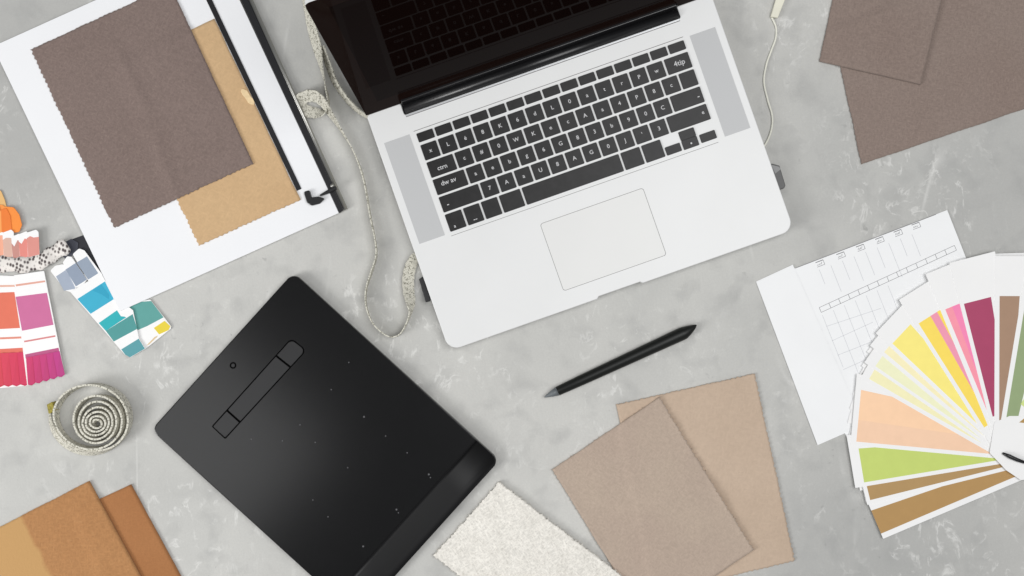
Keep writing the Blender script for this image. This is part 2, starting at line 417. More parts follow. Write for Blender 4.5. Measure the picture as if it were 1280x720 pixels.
def ribbon(bm, path, width, thick=.0009, n=8, rows=6, sub=True):
    """woven tape: path rows are (px, py, tilt 0=standing on edge..1=lying flat, z lift in metres)"""
    uvl = bm.loops.layers.uv.verify()
    pts = catmull(path, n) if sub else path
    C = [Vector((P(a[0], a[1], 0)[0], P(a[0], a[1], 0)[1], 0)) for a in pts]
    G = []; s = 0; prev = None
    for i, a in enumerate(pts):
        t = (C[min(i+1, len(C)-1)]-C[max(i-1, 0)]).normalized()
        nn = Vector((-t.y, t.x, 0)); ti = max(-1, min(1, a[2]))
        ang = ti*math.pi/2
        up = Vector((0, 0, 1))*math.cos(ang)+nn*math.sin(ang)
        nrm = nn*math.cos(ang)-Vector((0, 0, 1))*math.sin(ang)
        h = width*math.cos(ang)
        cz = a[3]+h/2+thick/2+.0003
        if prev is not None: s += (C[i]-prev).length
        prev = C[i]
        row = []
        for j in range(rows+1):
            v = j/rows-.5
            wob = .00035*math.sin(s*900+j*1.7) if j in (0, rows) else 0
            base = C[i]+Vector((0, 0, cz))+up*(v*width+wob)
            # keep the drawn path where the photo shows it: shift for camera height
            k = (H-base.z)/H
            base = Vector((base.x*1, base.y*1, base.z))
            row.append((base, nrm, s, v*width))
        G.append(row)
    F = [[bm.verts.new(b+nn_*thick/2) for b, nn_, s_, v_ in row] for row in G]
    B = [[bm.verts.new(b-nn_*thick/2) for b, nn_, s_, v_ in row] for row in G]
    def face(vs, uv):
        f = bm.faces.new(vs); f.smooth = False
        for lp, q in zip(f.loops, uv): lp[uvl].uv = q
    for i in range(len(G)-1):
        for j in range(rows):
            uv = [(G[i][j][2], G[i][j][3]+1), (G[i+1][j][2], G[i+1][j][3]+1), (G[i+1][j+1][2], G[i+1][j+1][3]+1), (G[i][j+1][2], G[i][j+1][3]+1)]
            face((F[i][j], F[i+1][j], F[i+1][j+1], F[i][j+1]), uv)
            face((B[i][j], B[i][j+1], B[i+1][j+1], B[i+1][j]), [uv[0], uv[3], uv[2], uv[1]])
        for j in (0, rows):
            q = [(G[i][j][2], G[i][j][3]+1), (G[i+1][j][2], G[i+1][j][3]+1)]
            face((F[i][j], F[i+1][j], B[i+1][j], B[i][j]), [q[0], q[1], q[1], q[0]])
    for i in (0, len(G)-1):
        for j in range(rows):
            q = [(G[i][j][2], G[i][j][3]+1)]*4
            face((F[i][j], F[i][j+1], B[i][j+1], B[i][j]), q)
    return bm

# ------------------------------------------------------------------ the table
bm = bmesh.new()
bmesh.ops.create_cube(bm, size=1)
for v in bm.verts: v.co = Vector((v.co.x*2.6, v.co.y*2.0, v.co.z*.03-.015))
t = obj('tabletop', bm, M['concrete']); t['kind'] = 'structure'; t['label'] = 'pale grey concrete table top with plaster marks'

# ------------------------------------------------------------------ laptop
A0 = math.radians(19.35)
CU = Vector((math.cos(A0), -math.sin(A0))); CV = Vector((-math.sin(A0), -math.cos(A0)))
FL = Vector((561.5, 438.8))
def L2(u, v): p = FL+CU*u+CV*v; return (p.x, p.y)
def rect(u0, v0, u1, v1): return [L2(u0, v0), L2(u1, v0), L2(u1, v1), L2(u0, v1)]
ZD = .0155
lap = thing('laptop', 'open silver laptop with black keys and dark glossy screen standing on the concrete', 'laptop', P(*L2(228, 155), 0))
# body outline with the thumb scoop in the front edge
outline = roundpoly([L2(0, 0), L2(457, 0), L2(457, 312), L2(0, 312)], [15, 15, 5, 5], 8)
o1 = roundpoly([L2(0, 312), L2(0, 0), L2(196, 0), L2(199, 2.6), L2(254, 2.6), L2(257, 0), L2(457, 0), L2(457, 312), L2(411, 312), L2(411, 297), L2(45, 297), L2(45, 312)],
               [4, 15, 1, 1, 1, 1, 15, 4, 2, 2, 2, 2], 6)
body = plate('body', o1, .0018, ZD, M['alu'], lap, bevel=.0006)
bm = bmesh.new(); prism(bm, rect(46, 296, 410, 311.5), .004, ZD-.004); obj('hinge_well', bm, M['black_metal'], lap)
# polished lip in front of the hinge
bm = bmesh.new(); prism(bm, rect(46, 294.4, 409, 296.6), ZD-.001, ZD+.0002); obj('hinge_lip', bm, M['alu_edge'], lap, bevel=.0001)
bm = bmesh.new(); prism(bm, rect(46, 293.6, 409, 294.4), ZD-.001, ZD+.0001); obj('hinge_groove', bm, M['groove'], lap)
# feet
for u, v in ((22, 20), (435, 20), (22, 292), (435, 292)):
    bm = bmesh.new(); prism(bm, [(L2(u, v)[0]+8*math.cos(a*.5236), L2(u, v)[1]+8*math.sin(a*.5236)) for a in range(12)], 0.0001, .0019)
    obj('rubber_foot', bm, M['black'], lap)
# keyboard surround lines
for r_ in (rect(49, 273.4, 406, 274.1), rect(50, 134.6, 404, 135.1)):
    bm = bmesh.new(); prism(bm, r_, ZD-.001, ZD+.00008); obj('seam', bm, M['groove'], lap)
for u0, u1 in ((9.2, 43), (414, 447.8)):
    bm = bmesh.new(); prism(bm, rect(u0, 138.5, u1, 272.2), ZD-.001, ZD+.0001); obj('speaker_grille', bm, M['grille'], lap)
# trackpad: a groove ring with the pad in it
bm = bmesh.new(); prism(bm, roundpoly(rect(159.6, 23.2, 296.2, 112.4), 3.5), ZD-.001, ZD+.00006); gr = obj('trackpad', bm, M['groove'], lap)
bm = bmesh.new(); prism(bm, roundpoly(rect(160.1, 23.7, 295.7, 111.9), 3.2), ZD-.001, ZD+.00020); obj('pad_surface', bm, M['pad'], gr)

def key(u0, v0, u1, v1, text='', tx=.5, ty=.5, size=6.2):
    bm = bmesh.new()
    prism(bm, roundpoly(rect(u0-.1, v0-.3, u1+.1, v1+.3), 1.3, 3), ZD-.0008, ZD+.0009)
    k = obj('key', bm, M['key'], lap, bevel=.00022)
    if text:
        cu = bpy.data.curves.new('legend', 'FONT'); cu.body = text; cu.size = size*S*1.25; cu.align_x = 'CENTER'; cu.align_y = 'CENTER'
        cu.extrude = .00001; cu.resolution_u = 3; cu.offset = .00005
        tmp = bpy.data.objects.new('legend', cu); COL.objects.link(tmp)
        dg = bpy.context.evaluated_depsgraph_get()
        me = bpy.data.meshes.new_from_object(tmp.evaluated_get(dg)); me.name = 'legend'
        bpy.data.objects.remove(tmp); bpy.data.curves.remove(cu)
        me.materials.clear(); me.materials.append(M['legend'])
        o = bpy.data.objects.new('legend', me); COL.objects.link(o); o.parent = k
        pos = P(*L2(u0+(u1-u0)*tx, v0+(v1-v0)*ty), ZD+.00095)-worg(lap)
        o.location = pos; o.rotation_euler = (0, 0, A0)
    return k
G_ = 2.7
def row(v0, v1, u0, pitch, items, size=5.6):
    for i, tx in enumerate(items): key(u0+i*pitch, v0, u0+(i+1)*pitch-G_, v1, tx, size=size)
W_ = 405+G_
row(258.6, 269.6, 51, (W_-51)/15, ['']*15)
row(234.6, 254.3, 51, 23.03, list('xLé8K6dL0atrP')+['w'])
key(373.6, 234.6, 405, 254.3, '4tip', .55, .5, 7.4)
key(51, 211.6, 87.8-G_, 231.3, 'ctrn', .5, .42, 6.2)
row(211.6, 231.3, 87.8, (W_-87.8)/14, ['c', '#', '0', 'W', 'K', 'e', 'c', 'A', 'a', '4', 'P', '8', 'c', ''])
key(51, 188.6, 94.7-G_, 208.3, 'dw av', .45, .6, 6.6)
row(188.6, 208.3, 94.7, (365.3-94.7)/12, list('aebg6G83b90C'))
key(365.3, 188.6, 405, 208.3, '-', .86, .45, 8)
key(51, 165.6, 105.5-G_, 185.3, '-', .16, .42, 8)
row(165.6, 185.3, 105.5, (352.4-105.5)/11, ['7', 'A', 'a', 'U', '8', 'A', 'G', '0', 'J', "'", '3'])
key(352.4, 165.6, 405, 185.3, 'e', .87, .55, 5.5)
Vb0, Vb1 = 140.2, 162.2
key(51, Vb0, 75-G_, Vb1, 'a', .35, .22, 4.5); key(75, Vb0, 98.7-G_, Vb1, '--', .5, .22, 6.5)
key(98.7, Vb0, 122.5-G_, Vb1); key(122.5, Vb0, 152.8-G_, Vb1); key(152.8, Vb0, 283.7-G_, Vb1)
key(283.7, Vb0, 311.2-G_, Vb1); key(311.2, Vb0, 337.6-G_+1, Vb1)
key(338.4, Vb0, 360-G_+.6, 150.4); key(360.6, 151.9, 383.4-G_, Vb1+.6); key(360.6, Vb0-.4, 383.4-G_, 151.4, '•', .55, .4, 7); key(384.2, Vb0+.6, 405-.6, 151)

# hinge barrel
org = worg(lap)
def L3(u, v, z):
    p = P(*L2(u, v), ZD); return Vector((p.x, p.y, z))
bm = bmesh.new()
tube(bm, [L3(47, 303.5, ZD-.0008), L3(408.5, 303.5, ZD-.0008)], .0050, 20)
obj('hinge_barrel', bm, M['rubber'], lap)
# lid: local frame  u along the hinge, s up the lid, n out of the glass towards the keyboard
lean = math.radians(12.3)
U3 = Vector((math.cos(A0), math.sin(A0), 0)); V3 = Vector((-math.sin(A0), math.cos(A0), 0))
SD = V3*math.sin(lean)+Vector((0, 0, 1))*math.cos(lean); ND = -V3*math.cos(lean)+Vector((0, 0, 1))*math.sin(lean)
HP = L3(0, 312, ZD+.0004)
LW = (L3(457, 312, 0)-L3(0, 312, 0)).length; LH = .2435
def lidp(a, s, n): return HP+U3*a+SD*s+ND*n
def lidplate(name, a0, s0, a1, s1, n0, n1, mat, parent, r=0, bevel=0):
    pts = [(a0, s0), (a1, s0), (a1, s1), (a0, s1)]
    rr = [r if not isinstance(r, (list, tuple)) else r[i] for i in range(4)]
    pts = roundpoly(pts, rr, 6) if any(rr) else pts
    bm = bmesh.new()
    A = [bm.verts.new(lidp(x, y, n1)) for x, y in pts]; B = [bm.verts.new(lidp(x, y, n0)) for x, y in pts]
    bm.faces.new(A); bm.faces.new(B[::-1])
    for i in range(len(pts)): bm.faces.new((A[i], B[i], B[(i+1) % len(pts)], A[(i+1) % len(pts)]))
    return obj(name, bm, mat, parent, bevel=bevel)
lid = lidplate('lid', 0, 0, LW, LH, -.0045, -.0006, M['alu'], lap, [.002, .002, .005, .005])
lidplate('bezel', -.0002, .0003, LW+.0002, LH+.0002, -.0012, .0002, M['bezel'], lid, [.0015, .0015, .0045, .0045])
lidplate('screen', .016, .024, LW-.016, LH-.015, .0001, .00026, M['screen'], lid)
lidplate('hinge_cover', 46*S, -.004, 411*S*.985, .0085, -.0030, .0026, M['rubber'], lid, .002, .0006)

# plugs in the laptop's sides (each pulls out by itself: own thing)
sd = thing('usb_receiver', 'small black plug poking out of the left side of the laptop', 'usb plug', P(527, 362, 0))
plate('shell', [(523.5, 349), (528.5, 345.5), (539, 371), (537.5, 376.5), (532, 378)], .004, .0095, M['black'], sd, 1.0, .0004)
plate('contact_sleeve', [(527, 346), (545, 342), (552, 370), (536, 375)], .0052, .0085, M['alu_edge'], sd)
sd = thing('usb_dongle', 'dark grey plug in the right side of the laptop', 'usb plug', P(972, 220, 0))
plate('shell', [(958, 207), (965, 204.5), (974.5, 207), (982, 232), (980, 235.5), (968, 239)], .0035, .0105, M['dongle'], sd, 1.4, .0006)
plate('front_cap', [(964, 206), (974, 208.5), (975.8, 211.6), (969, 217)], .0105, .0109, M['dongle_lt'], sd)

# ------------------------------------------------------------------ cable with cream tag, right of the laptop
cb = [(964.7, 22), (970, 34), (969.6, 48), (963.5, 65), (958, 81), (955, 102), (959.5, 124), (965.4, 146), (963.5, 165), (955, 183), (942, 196)]
bm = bmesh.new(); tube(bm, [P(x, y, .0014) for x, y in catmull(cb, 8)], .00095, 8)
tag(obj('cord', bm, M['cable']), 'thin white cord curving down to the right side of the laptop', 'cord')
tg = plate('cord_tag', [(963.6, 20.5), (972.5, 22), (986, -12), (974, -14)], .0006, .0046, M['tag'], None, [1, 1, 0, 0], .0006)
tag(tg, 'cream plastic tag at the end of the thin white cord', 'tag')

# ------------------------------------------------------------------ graphics tablet
TT, TL_ = Vector((366.5, 340.5)), Vector((188.5, 537.5))
LD = Vector((258.0, 235.0))
ZT = .0085
tab = thing('graphics_tablet', 'black drawing tablet lying between the rolled tape and the cream swatch', 'graphics tablet', P(405, 556, 0))
c4 = [TT, TT+LD, TL_+LD, TL_]; c4 = [tuple(p) for p in c4]
plate('body', roundpoly(c4, 11, 8), .0006, ZT-.0007, M['tablet'], tab, bevel=.0007)
def TB(a, b):   # a along the short edge (0 at TL_, 1 at TT), b px along the long edge
    p = TL_+(TT-TL_)*a+LD.normalized()*b; return (p.x, p.y)
top = roundpoly([TB(.003, 1), TB(.997, 1), TB(.997, 309.2), TB(.003, 309.2)], [10.5, 10.5, .6, .6], 8)
plate('drawing_surface', top, ZT-.001, ZT, M['tablet'], tab, bevel=.0003)
# wrist rest, gently barrelled across
bm = bmesh.new(); nb = 10; rows_ = []
Wd = 348.9-310.4
for i in range(nb+1):
    b = 310.4+Wd*i/nb; zz = ZT-.0003+.0006*math.sin(math.pi*min(1, i/nb*1.05))-(.0022 if i == nb else 0)
    ins = .028*sst((i/nb-.72)/.28)
    rows_.append([P(*TB(.003+ins, b), zz), P(*TB(.25, b), zz), P(*TB(.75, b), zz), P(*TB(.997-ins, b), zz)])
tv = [[bm.verts.new(p) for p in r] for r in rows_]; bv = [[bm.verts.new((p.x, p.y, .002)) for p in r] for r in rows_]
for i in range(nb):
    for j in range(3):
        bm.faces.new((tv[i][j], tv[i][j+1], tv[i+1][j+1], tv[i+1][j])).smooth = True
        bm.faces.new((bv[i][j], bv[i+1][j], bv[i+1][j+1], bv[i][j+1]))
    for j in (0, 3): bm.faces.new((tv[i][j], bv[i][j], bv[i+1][j], tv[i+1][j]))
for i in (0, nb):
    for j in range(3): bm.faces.new((tv[i][j], tv[i][j+1], bv[i][j+1], bv[i][j]))
obj('wrist_rest', bm, M['tablet_rest'], tab)
# express key strip
ks = [(364, 424.5), (381.5, 438), (281.5, 547), (266.5, 533)]
plate('key_slot', roundpoly([(364, 422.4), (383.4, 438), (281.5, 549.2), (264.4, 533)], [7, 7, 2, 2]), ZT-.001, ZT+.00012, M['slot'], tab)
def lerp(a, b, t): return (a[0]+(b[0]-a[0])*t, a[1]+(b[1]-a[1])*t)
for t0, t1, rr in ((0, .180, [6.4, 6.4, .3, .3]), (.198, .810, .3), (.828, 1, [.3, .3, 1.6, 1.6])):
    plate('express_key', roundpoly([lerp(ks[0], ks[3], t0), lerp(ks[1], ks[2], t0), lerp(ks[1], ks[2], t1), lerp(ks[0], ks[3], t1)], rr), ZT-.001, ZT+.0004, M['tablet_key'], tab, bevel=.00015)
circ = lambda x, y, r, n=20: [(x+r*math.cos(2*math.pi*k/n), y+r*math.sin(2*math.pi*k/n)) for k in range(n)]
rb = plate('round_button', circ(291.3, 456.8, 4.2), ZT-.001, ZT+.00012, M['slot'], tab)
plate('button_cap', circ(291.3, 456.8, 2.3), ZT-.001, ZT+.0003, M['tablet_key'], rb)
dots = [(436, 453), (414, 487), (455, 521), (482, 545), (509, 566), (375, 531), (434.6, 584.6), (410, 646), (536, 593), (538, 597), (495.6, 637), (498, 641), (454, 683), (314, 549), (353, 551), (394, 553), (391, 625)]
for x, y in dots: plate('surface_mark', circ(x, y, .85 if (x, y) not in ((536, 593), (495.6, 637), (454, 683), (455, 521)) else 1.25, 8), ZT-.0003, ZT+.00006, M['speck'], tab)

# ------------------------------------------------------------------ stylus
sty = thing('stylus', 'slim black stylus with a grey nib in front of the laptop', 'stylus', P(776, 452, 0))
a = P(680.5, 496.5, .0058); b = P(871.5, 408.5, .0058); d = (b-a)
prof = [(0, .0004), (.012, .0012), (.05, .0032), (.085, .0046)]
bm = bmesh.new(); tube(bm, [a+d*t_ for t_, r in prof], [r for t_, r in prof], 16); obj('nib', bm, M['nib'], sty)
prof = [(.0855, .0044), (.09, .0047), (.25, .0053), (.5, .0058), (.75, .0063), (.9, .0066), (.915, .0064), (.95, .0046), (.985, .0022), (1, .0005)]
bm = bmesh.new()
pp = [a+d*t_ for t_, r in prof]
for p_, (t_, r) in zip(pp[-4:], prof[-4:]): p_ += Vector((-.35, .94, 0))*(.0062-r)*.35
tube(bm, pp, [r for t_, r in prof], 16); obj('barrel', bm, M['pen'], sty)

# ------------------------------------------------------------------ binder with board, top left
ZB = .0048
bd = thing('clip_binder', 'white clip binder with a black spine under the brown and tan swatches', 'binder', P(215, 190, 0))
sheet = [(-9, 58), (268, -67), (424, 266), (150, 389)]
plate('board', sheet, .0036, ZB, M['paper'], bd, .8, .0002)
plate('black_strip', [(233, -52), (239.0, -55), (376.8, 236), (371, 238.6)], ZB-.001, ZB+.0008, M['black_metal'], bd, bevel=.0003)
plate('spine', [(271, -66), (279, -70), (429.5, 262), (423.6, 266.8)], .0006, ZB+.0012, M['black_metal'], bd, 1.2, .0006)
bm = bmesh.new(); tube(bm, [P(283, -66, .0032), P(432.2, 262.2, .0032)], .0024, 12); obj('spine_rod', bm, M['chrome'], bd)
hook = roundpoly([(379.4, 239.5), (387, 237.5), (389.5, 246.5), (398, 245.6), (406, 248), (399.5, 254.5), (389.5, 257), (383.5, 253)], [2.5, 2.5, .8, 1, 1.2, 4, 4, 3], 5)
plate('clip_hook', hook, ZB, ZB+.0035, M['black'], bd, bevel=.0007)
plate('clip_lever', roundpoly([(399, 243.6), (410.5, 236.4), (419.5, 232.5), (421.3, 236), (411, 241.6), (400.5, 245)], 1, 4), ZB+.001, ZB+.0055, M['black'], bd, bevel=.0006)
bm = bmesh.new(); bmesh.ops.create_uvsphere(bm, u_segments=14, v_segments=10, radius=.0022)
for v in bm.verts: v.co += P(415.5, 232.3, .0078)
obj('clip_pivot', bm, M['chrome'], bd, smooth=True)

tanq = [(141, 82), (268, 23.5), (376, 250.5), (248, 308)]
taupeq = [(37, 62), (212.5, -19), (317, 205), (142, 286)]
swatch('fabric_swatch', 'tan cloth swatch with a dried paint smear, half under the brown swatch', 'fabric swatch', tanq, M['tan'], base=ZB+.0003,
       thick=.0008, zig=(0, .2, 1.9, 2.2), wave=.0003, seed=3, step=3.2)
swatch('fabric_swatch', 'dark taupe cloth swatch with pinked edges lying on the white binder', 'fabric swatch', taupeq, M['taupe'], base=ZB+.0003,
       thick=.0011, over=[(tanq, .0011)], zig=(1.0, .4, 1.8, 2.4), wave=.0006, seed=5, step=3.2,
       folds=[((140, 50, 192, 155), .0016, 8), ((188, 148, 224, 262), .0015, 9), ((165, 165, 215, 150), .0007, 7)])
# paint smear on the tan swatch
bm = bmesh.new()
prism(bm, [(309.5+12.5*math.cos(k*.5236)*.62-(3.4+.8*(k % 3))*math.sin(k*.5236)*.78, 121+12.5*math.cos(k*.5236)*.78+(3.4+.8*(k % 3))*math.sin(k*.5236)*.62) for k in range(12)], ZB+.0010, ZB+.0020)
tag(obj('paint_smear', bm, M['paint'], bevel=.0003), 'small pale dried paint smear on the tan swatch', 'paint smear')

# ------------------------------------------------------------------ cloth swatches elsewhere
GR = 'fabric swatches laid out on the table'
backq = [(1045, 56), (1170, -60), (1420, -40), (1482, 68), (1077, 205.5)]
bigq = [(1046, 60), (1400, -170), (1482, 68), (1077, 205.5)]
swatch('fabric_swatch', 'large taupe felt swatch under the smaller one, top right', 'fabric swatch', [(1041, 40), (1405, -120), (1482, 68), (1077, 205.5)], M['taupe2'],
       base=.0004, thick=.0016, zig=(0, 0, .5, .9), wave=.0006, seed=11, step=3.6)
swatch('fabric_swatch', 'smaller taupe felt swatch resting on top of the large one, top right', 'fabric swatch', [(1060, -90), (1198, -82), (1151.4, 105.5), (1024.5, 76.4)], M['taupe2'],
       base=.0004, thick=.0021, over=[([(1041, 40), (1405, -120), (1482, 68), (1077, 205.5)], .0022)], zig=(0, .3, 0, .5), wave=.0004, seed=12, step=3.6)
q2 = [(770, 505), (944, 465.8), (994.5, 701.6), (820, 743)]
swatch('fabric_swatch', 'sand coloured smooth swatch partly under the beige woven one', 'fabric swatch', q2, M['beige2'],
       base=.0004, thick=.0010, zig=(1.8, 2.0, 2.0, 0), wave=.0005, seed=21, step=3.2, folds=[((912, 690, 985, 650), .0005, 8)])
swatch('fabric_swatch', 'beige woven swatch lying over the sand coloured one below the stylus', 'fabric swatch', [(690, 587), (825, 496), (943, 687), (808, 778)], M['beige'],
       base=.0004, thick=.0015, over=[(q2, .0013)], zig=(.3, 2.6, .3, .6), wave=.0011, curl=.0022, fray=1, seed=22, step=3.2,
       folds=[((770, 655, 890, 600), .0014, 14), ((730, 600, 850, 520), .0008, 12), ((800, 700, 900, 660), .0009, 12)])
swatch('wool_swatch', 'cream looped wool swatch with frayed edges beside the tablet', 'fabric swatch', [(541, 695), (624, 602), (814, 747), (731, 840)], M['cream'],
       base=.0004, thick=.0030, zig=(1.2, 1.6, 0, 1.5), wave=.0016, seed=31, step=2.4, rag=.9, fray=3)
swatch('leather_swatch', 'smooth reddish brown leather swatch, right one of the pair at bottom left', 'leather swatch', [(95, 637.5), (163.5, 605.5), (238, 742), (150, 782)], M['brown'],
       base=.0004, thick=.0015, wave=.0003, seed=41, step=4)
swatch('leather_swatch', 'golden brown suede swatch with a lighter brushed side, bottom left', 'leather swatch', [(-42, 680), (111, 601), (196, 757), (20, 850)], M['suede'],
       base=.0004, thick=.0019, over=[([(95, 637.5), (163.5, 605.5), (238, 742), (150, 782)], .0017)], wave=.0004, seed=42, step=4, zig=(.5, 0, 0, 0))
so = bpy.context.scene.objects[-1]
so = [o for o in bpy.data.objects if o.get('label', '').startswith('golden brown suede')][0]
pe = P(50, 692, .002); k_ = (pe.x-so.location.x)+.50*(pe.y-so.location.y)+.006
nd = M['suede'].node_tree.nodes['NapEdge']; nd.inputs['From Min'].default_value = k_-.0025; nd.inputs['From Max'].default_value = k_+.0025

# ------------------------------------------------------------------ twill tape: roll and loose length
W = .0135
# roll
def rolltape():
    bm = bmesh.new(); path = []
    def itp(t, tab):
        for (a, x), (b, y) in zip(tab, tab[1:]):
            if t <= b: return x+(y-x)*sst((t-a)/(b-a)) if False else x+(y-x)*(t-a)/(b-a)
        return tab[-1][1]
    n = 240
    for i in range(n+1):
        t_ = 7*i/n; th = math.pi+2*math.pi*(t_-7)+.22
        r = itp(t_, [(0, 4), (1, 8), (2, 13), (3, 17.5), (4, 23), (5, 29), (5.5, 33), (6, 44.5), (6.5, 44.5), (7, 48.5)])
        cx = itp(t_, [(0, 121), (3, 121), (4, 121), (5.5, 120), (6, 112), (6.5, 114), (7, 110)]); cy = itp(t_, [(0, 529), (3, 528), (4, 527), (5.5, 525), (6, 524), (7, 523)])
        x = cx+r*math.cos(th)*(1+.03*max(0, t_-5)); y = cy+r*math.sin(th)*(1-.025*max(0, t_-4.5))
        tilt = .05*math.sin(th*2+t_)
        if t_ > 6.2: tilt -= .42*max(0, math.cos(th-2.45))*sst((t_-6.2)/.4)
        path.append((x, y, tilt, .0))
    # corrected for height: the drawn outline is the tape's top edge
    path = [(640+(x-640)*(H-W)/H, 360+(y-360)*(H-W)/H, t_, z) for x, y, t_, z in path]
    ribbon(bm, path, W, .0019, sub=False, rows=5)
    o = obj('tape_roll', bm, M['tape'])
    return tag(o, 'loosely coiled roll of off-white woven tape standing on its edge', 'rolled tape')
roll = rolltape()
roll_t = thing('x', 'x', 'x', (0, 0, 0)); bpy.data.objects.remove(roll_t)
bm = bmesh.new(); prism(bm, roundpoly([(58, 506), (65, 502), (69, 513), (60.5, 518)], 1.5), .003, W+.0012)
sp = obj('end_clasp', bm, plain('mustard_thread', srgb(150, 138, 60), .8, var=.4, vscale=500), roll, bevel=.0008)
path = [(378, -30, .5, 0), (386, 10, .55, 0), (391, 36, .6, 0), (398, 62, .55, 0), (403, 84, .25, 0), (408, 108, .05, 0), (412, 130, 0, 0), (408, 141, .2, .0),
        (396, 142, .7, 0), (382, 138, .85, 0), (373, 130, .85, .0004), (380, 123, .8, .001), (392, 121, .7, .003), (404, 128, .5, .004), (415, 144, .3, .003), (429, 166, .1, 0),
        (443, 190, .03, 0), (453, 215, 0, 0), (459, 240, 0, 0), (464, 270, 0, 0), (470, 300, .02, 0), (471.5, 320, 0, 0), (465, 342, -.02, 0), (459, 362, 0, 0), (459, 382, .02, 0),
        (466, 402, .05, 0), (478, 415, .05, 0), (490, 421, .04, 0), (501, 417, 0, 0), (509, 404, 0, 0), (514, 390, .1, 0), (514, 378, .45, 0), (511, 362, .7, 0), (511, 345, .75, 0), (516, 328, .6, 0), (526, 315, .4, 0)]
bm = bmesh.new(); ribbon(bm, path, .0120, .0011, n=8, rows=6)
tag(obj('twill_tape', bm, M['tape']), 'loose off-white woven tape winding down the left side of the laptop', 'woven tape')
bm = bmesh.new(); ribbon(bm, [(404, 60, .3, 0), (412, 84, .4, 0), (421, 106, .35, 0), (436, 127, .3, 0), (452, 142, .2, 0), (468, 150, .1, 0)], .0100, .0011, n=8)
tag(obj('twill_tape', bm, M['tape']), 'short piece of woven tape running under the laptop lid corner', 'woven tape')

# ------------------------------------------------------------------ paper sheets with the drawing
pb = thing('drawing_sheet', 'white sheet with a pencil sketch of a boxed band, under the fan deck', 'paper sheet', P(1120, 430, 0))
plate('sheet', [(972, 343.5), (1184, 262.5), (1268, 476), (1058, 546)], .0005, .0009, M['paper2'], pb)
ZP = .0009
def line(bm, x0, y0, x1, y1, w=.6):
    d = Vector((x1-x0, y1-y0)).normalized(); n_ = Vector((-d.y, d.x))*w/2
    prism(bm, [(x0+n_.x, y0+n_.y), (x1+n_.x, y1+n_.y), (x1-n_.x, y1-n_.y), (x0-n_.x, y0-n_.y)], ZP-.0001, ZP+.00004)
bm = bmesh.new()
a0, a1 = Vector((1024, 384.5)), Vector((1193, 306.8)); off = Vector((2.6, 6.0))
for o_ in (Vector((0, 0)), off): line(bm, *(a0+o_), *(a1+o_), .55)
for i in range(15):
    p = a0+(a1-a0)*i/14; line(bm, p.x, p.y, p.x+off.x, p.y+off.y, .6)
obj('sketched_band', bm, M['pencil'], pb)
bm = bmesh.new(); rd = random.Random(4)
for x, y in ((1024.5, 327.5), (1050.5, 317.5), (1075, 308), (1099, 298.5), (1122, 289.5), (1144.5, 280.5)):
    e = Vector((.934, -.357)); g = Vector((.357, .934))
    c = Vector((x, y))-g*1.0
    q = [c-e*5, c+e*5, c+e*5+g*6, c-e*5+g*6]
    line(bm, *q[0], *q[1], .9); line(bm, *q[1], *q[2], .5); line(bm, *q[2], *q[3], .5)
    for k in range(4):
        s0 = c-e*4+g*4.5+e*k*1.6; s1 = s0+e*rd.uniform(.8, 1.8)-g*rd.uniform(1, 3); line(bm, *s0, *s1, .5)
obj('sketched_tabs', bm, M['pencil_dark'], pb)
bm = bmesh.new(); line(bm, 994, 335.3, 1170, 268, .7); obj('sheet_edge_line', bm, M['pencil'], pb)
bm = bmesh.new()
for i in range(9):
    p = Vector((1024, 337))+Vector((.934, -.357))*i*15.5; L_ = rd.uniform(18, 46); line(bm, p.x, p.y, p.x+L_*.37, p.y+L_*.93, .5)
for i in range(7):
    p = Vector((1028, 394))+Vector((.91, -.415))*i*15; L_ = rd.uniform(60, 110); line(bm, p.x, p.y, p.x+L_*.37, p.y+L_*.93, .45)
for j in range(4):
    p = Vector((1033+j*7, 408+j*18)); line(bm, p.x, p.y, p.x+rd.uniform(50, 70), p.y-rd.uniform(22, 28), .45)
obj('faint_guidelines', bm, M['pencil_faint'], pb)
pa = plate('paper_sheet', [(945, 352), (991, 330.8), (1080, 531), (1022, 556.5)], .0010, .0012, M['paper2'])
tag(pa, 'blank white paper strip at the left edge of the sketch sheet', 'paper sheet')

# ------------------------------------------------------------------ colour fan deck
fan = thing('fan_deck', 'fan deck of paint colour cards spread from brown through yellow to maroon', 'fan deck', P(1235, 530, 0))
zc = [.0016]
def fancard(A, B, ext, width, colr, in_, inner=.0, second=None, cw=None):
    """card with lower long edge A(outer) -> B(inner, near the rivet); chip inset"""
    A = Vector(A); B = Vector(B); d = (B-A).normalized(); n_ = Vector((d.y, -d.x))   # n_: clockwise side on screen
    if n_.dot(Vector((1, -1))) < 0 and A.y > 560: n_ = -n_
    z0 = zc[0]; z1 = z0+.00022; zc[0] = z1+.00003
    O = A-d*ext; Bx = B+d*24
    w = width+(0 if cw else 15); cw = cw or width
    pts = [O, O+n_*w, Bx+n_*w*.62, Bx]
    c = plate('colour_card', roundpoly([tuple(p) for p in pts], .8, 2), z0, z1, M['card'], fan)
    if colr:
        o0 = A+n_*in_; o1 = A+n_*((cw or w)-in_*.8); i1 = B+n_*((cw or w)*.72-in_); i0 = B+n_*in_
        plate('colour_chip', [tuple(p) for p in (o0, o1, i1, i0)], z1-.0001, z1+.00003, chipmat(*colr), c)
        if second:
            t0, t1, c2 = second
            a0_ = o0+(o1-o0)*t0; a1_ = o0+(o1-o0)*t1; b1_ = i0+(i1-i0)*t1; b0_ = i0+(i1-i0)*t0
            plate('colour_chip', [tuple(p) for p in (a0_, a1_, b1_, b0_)], z1, z1+.00005, chipmat(*c2), c)
    return c
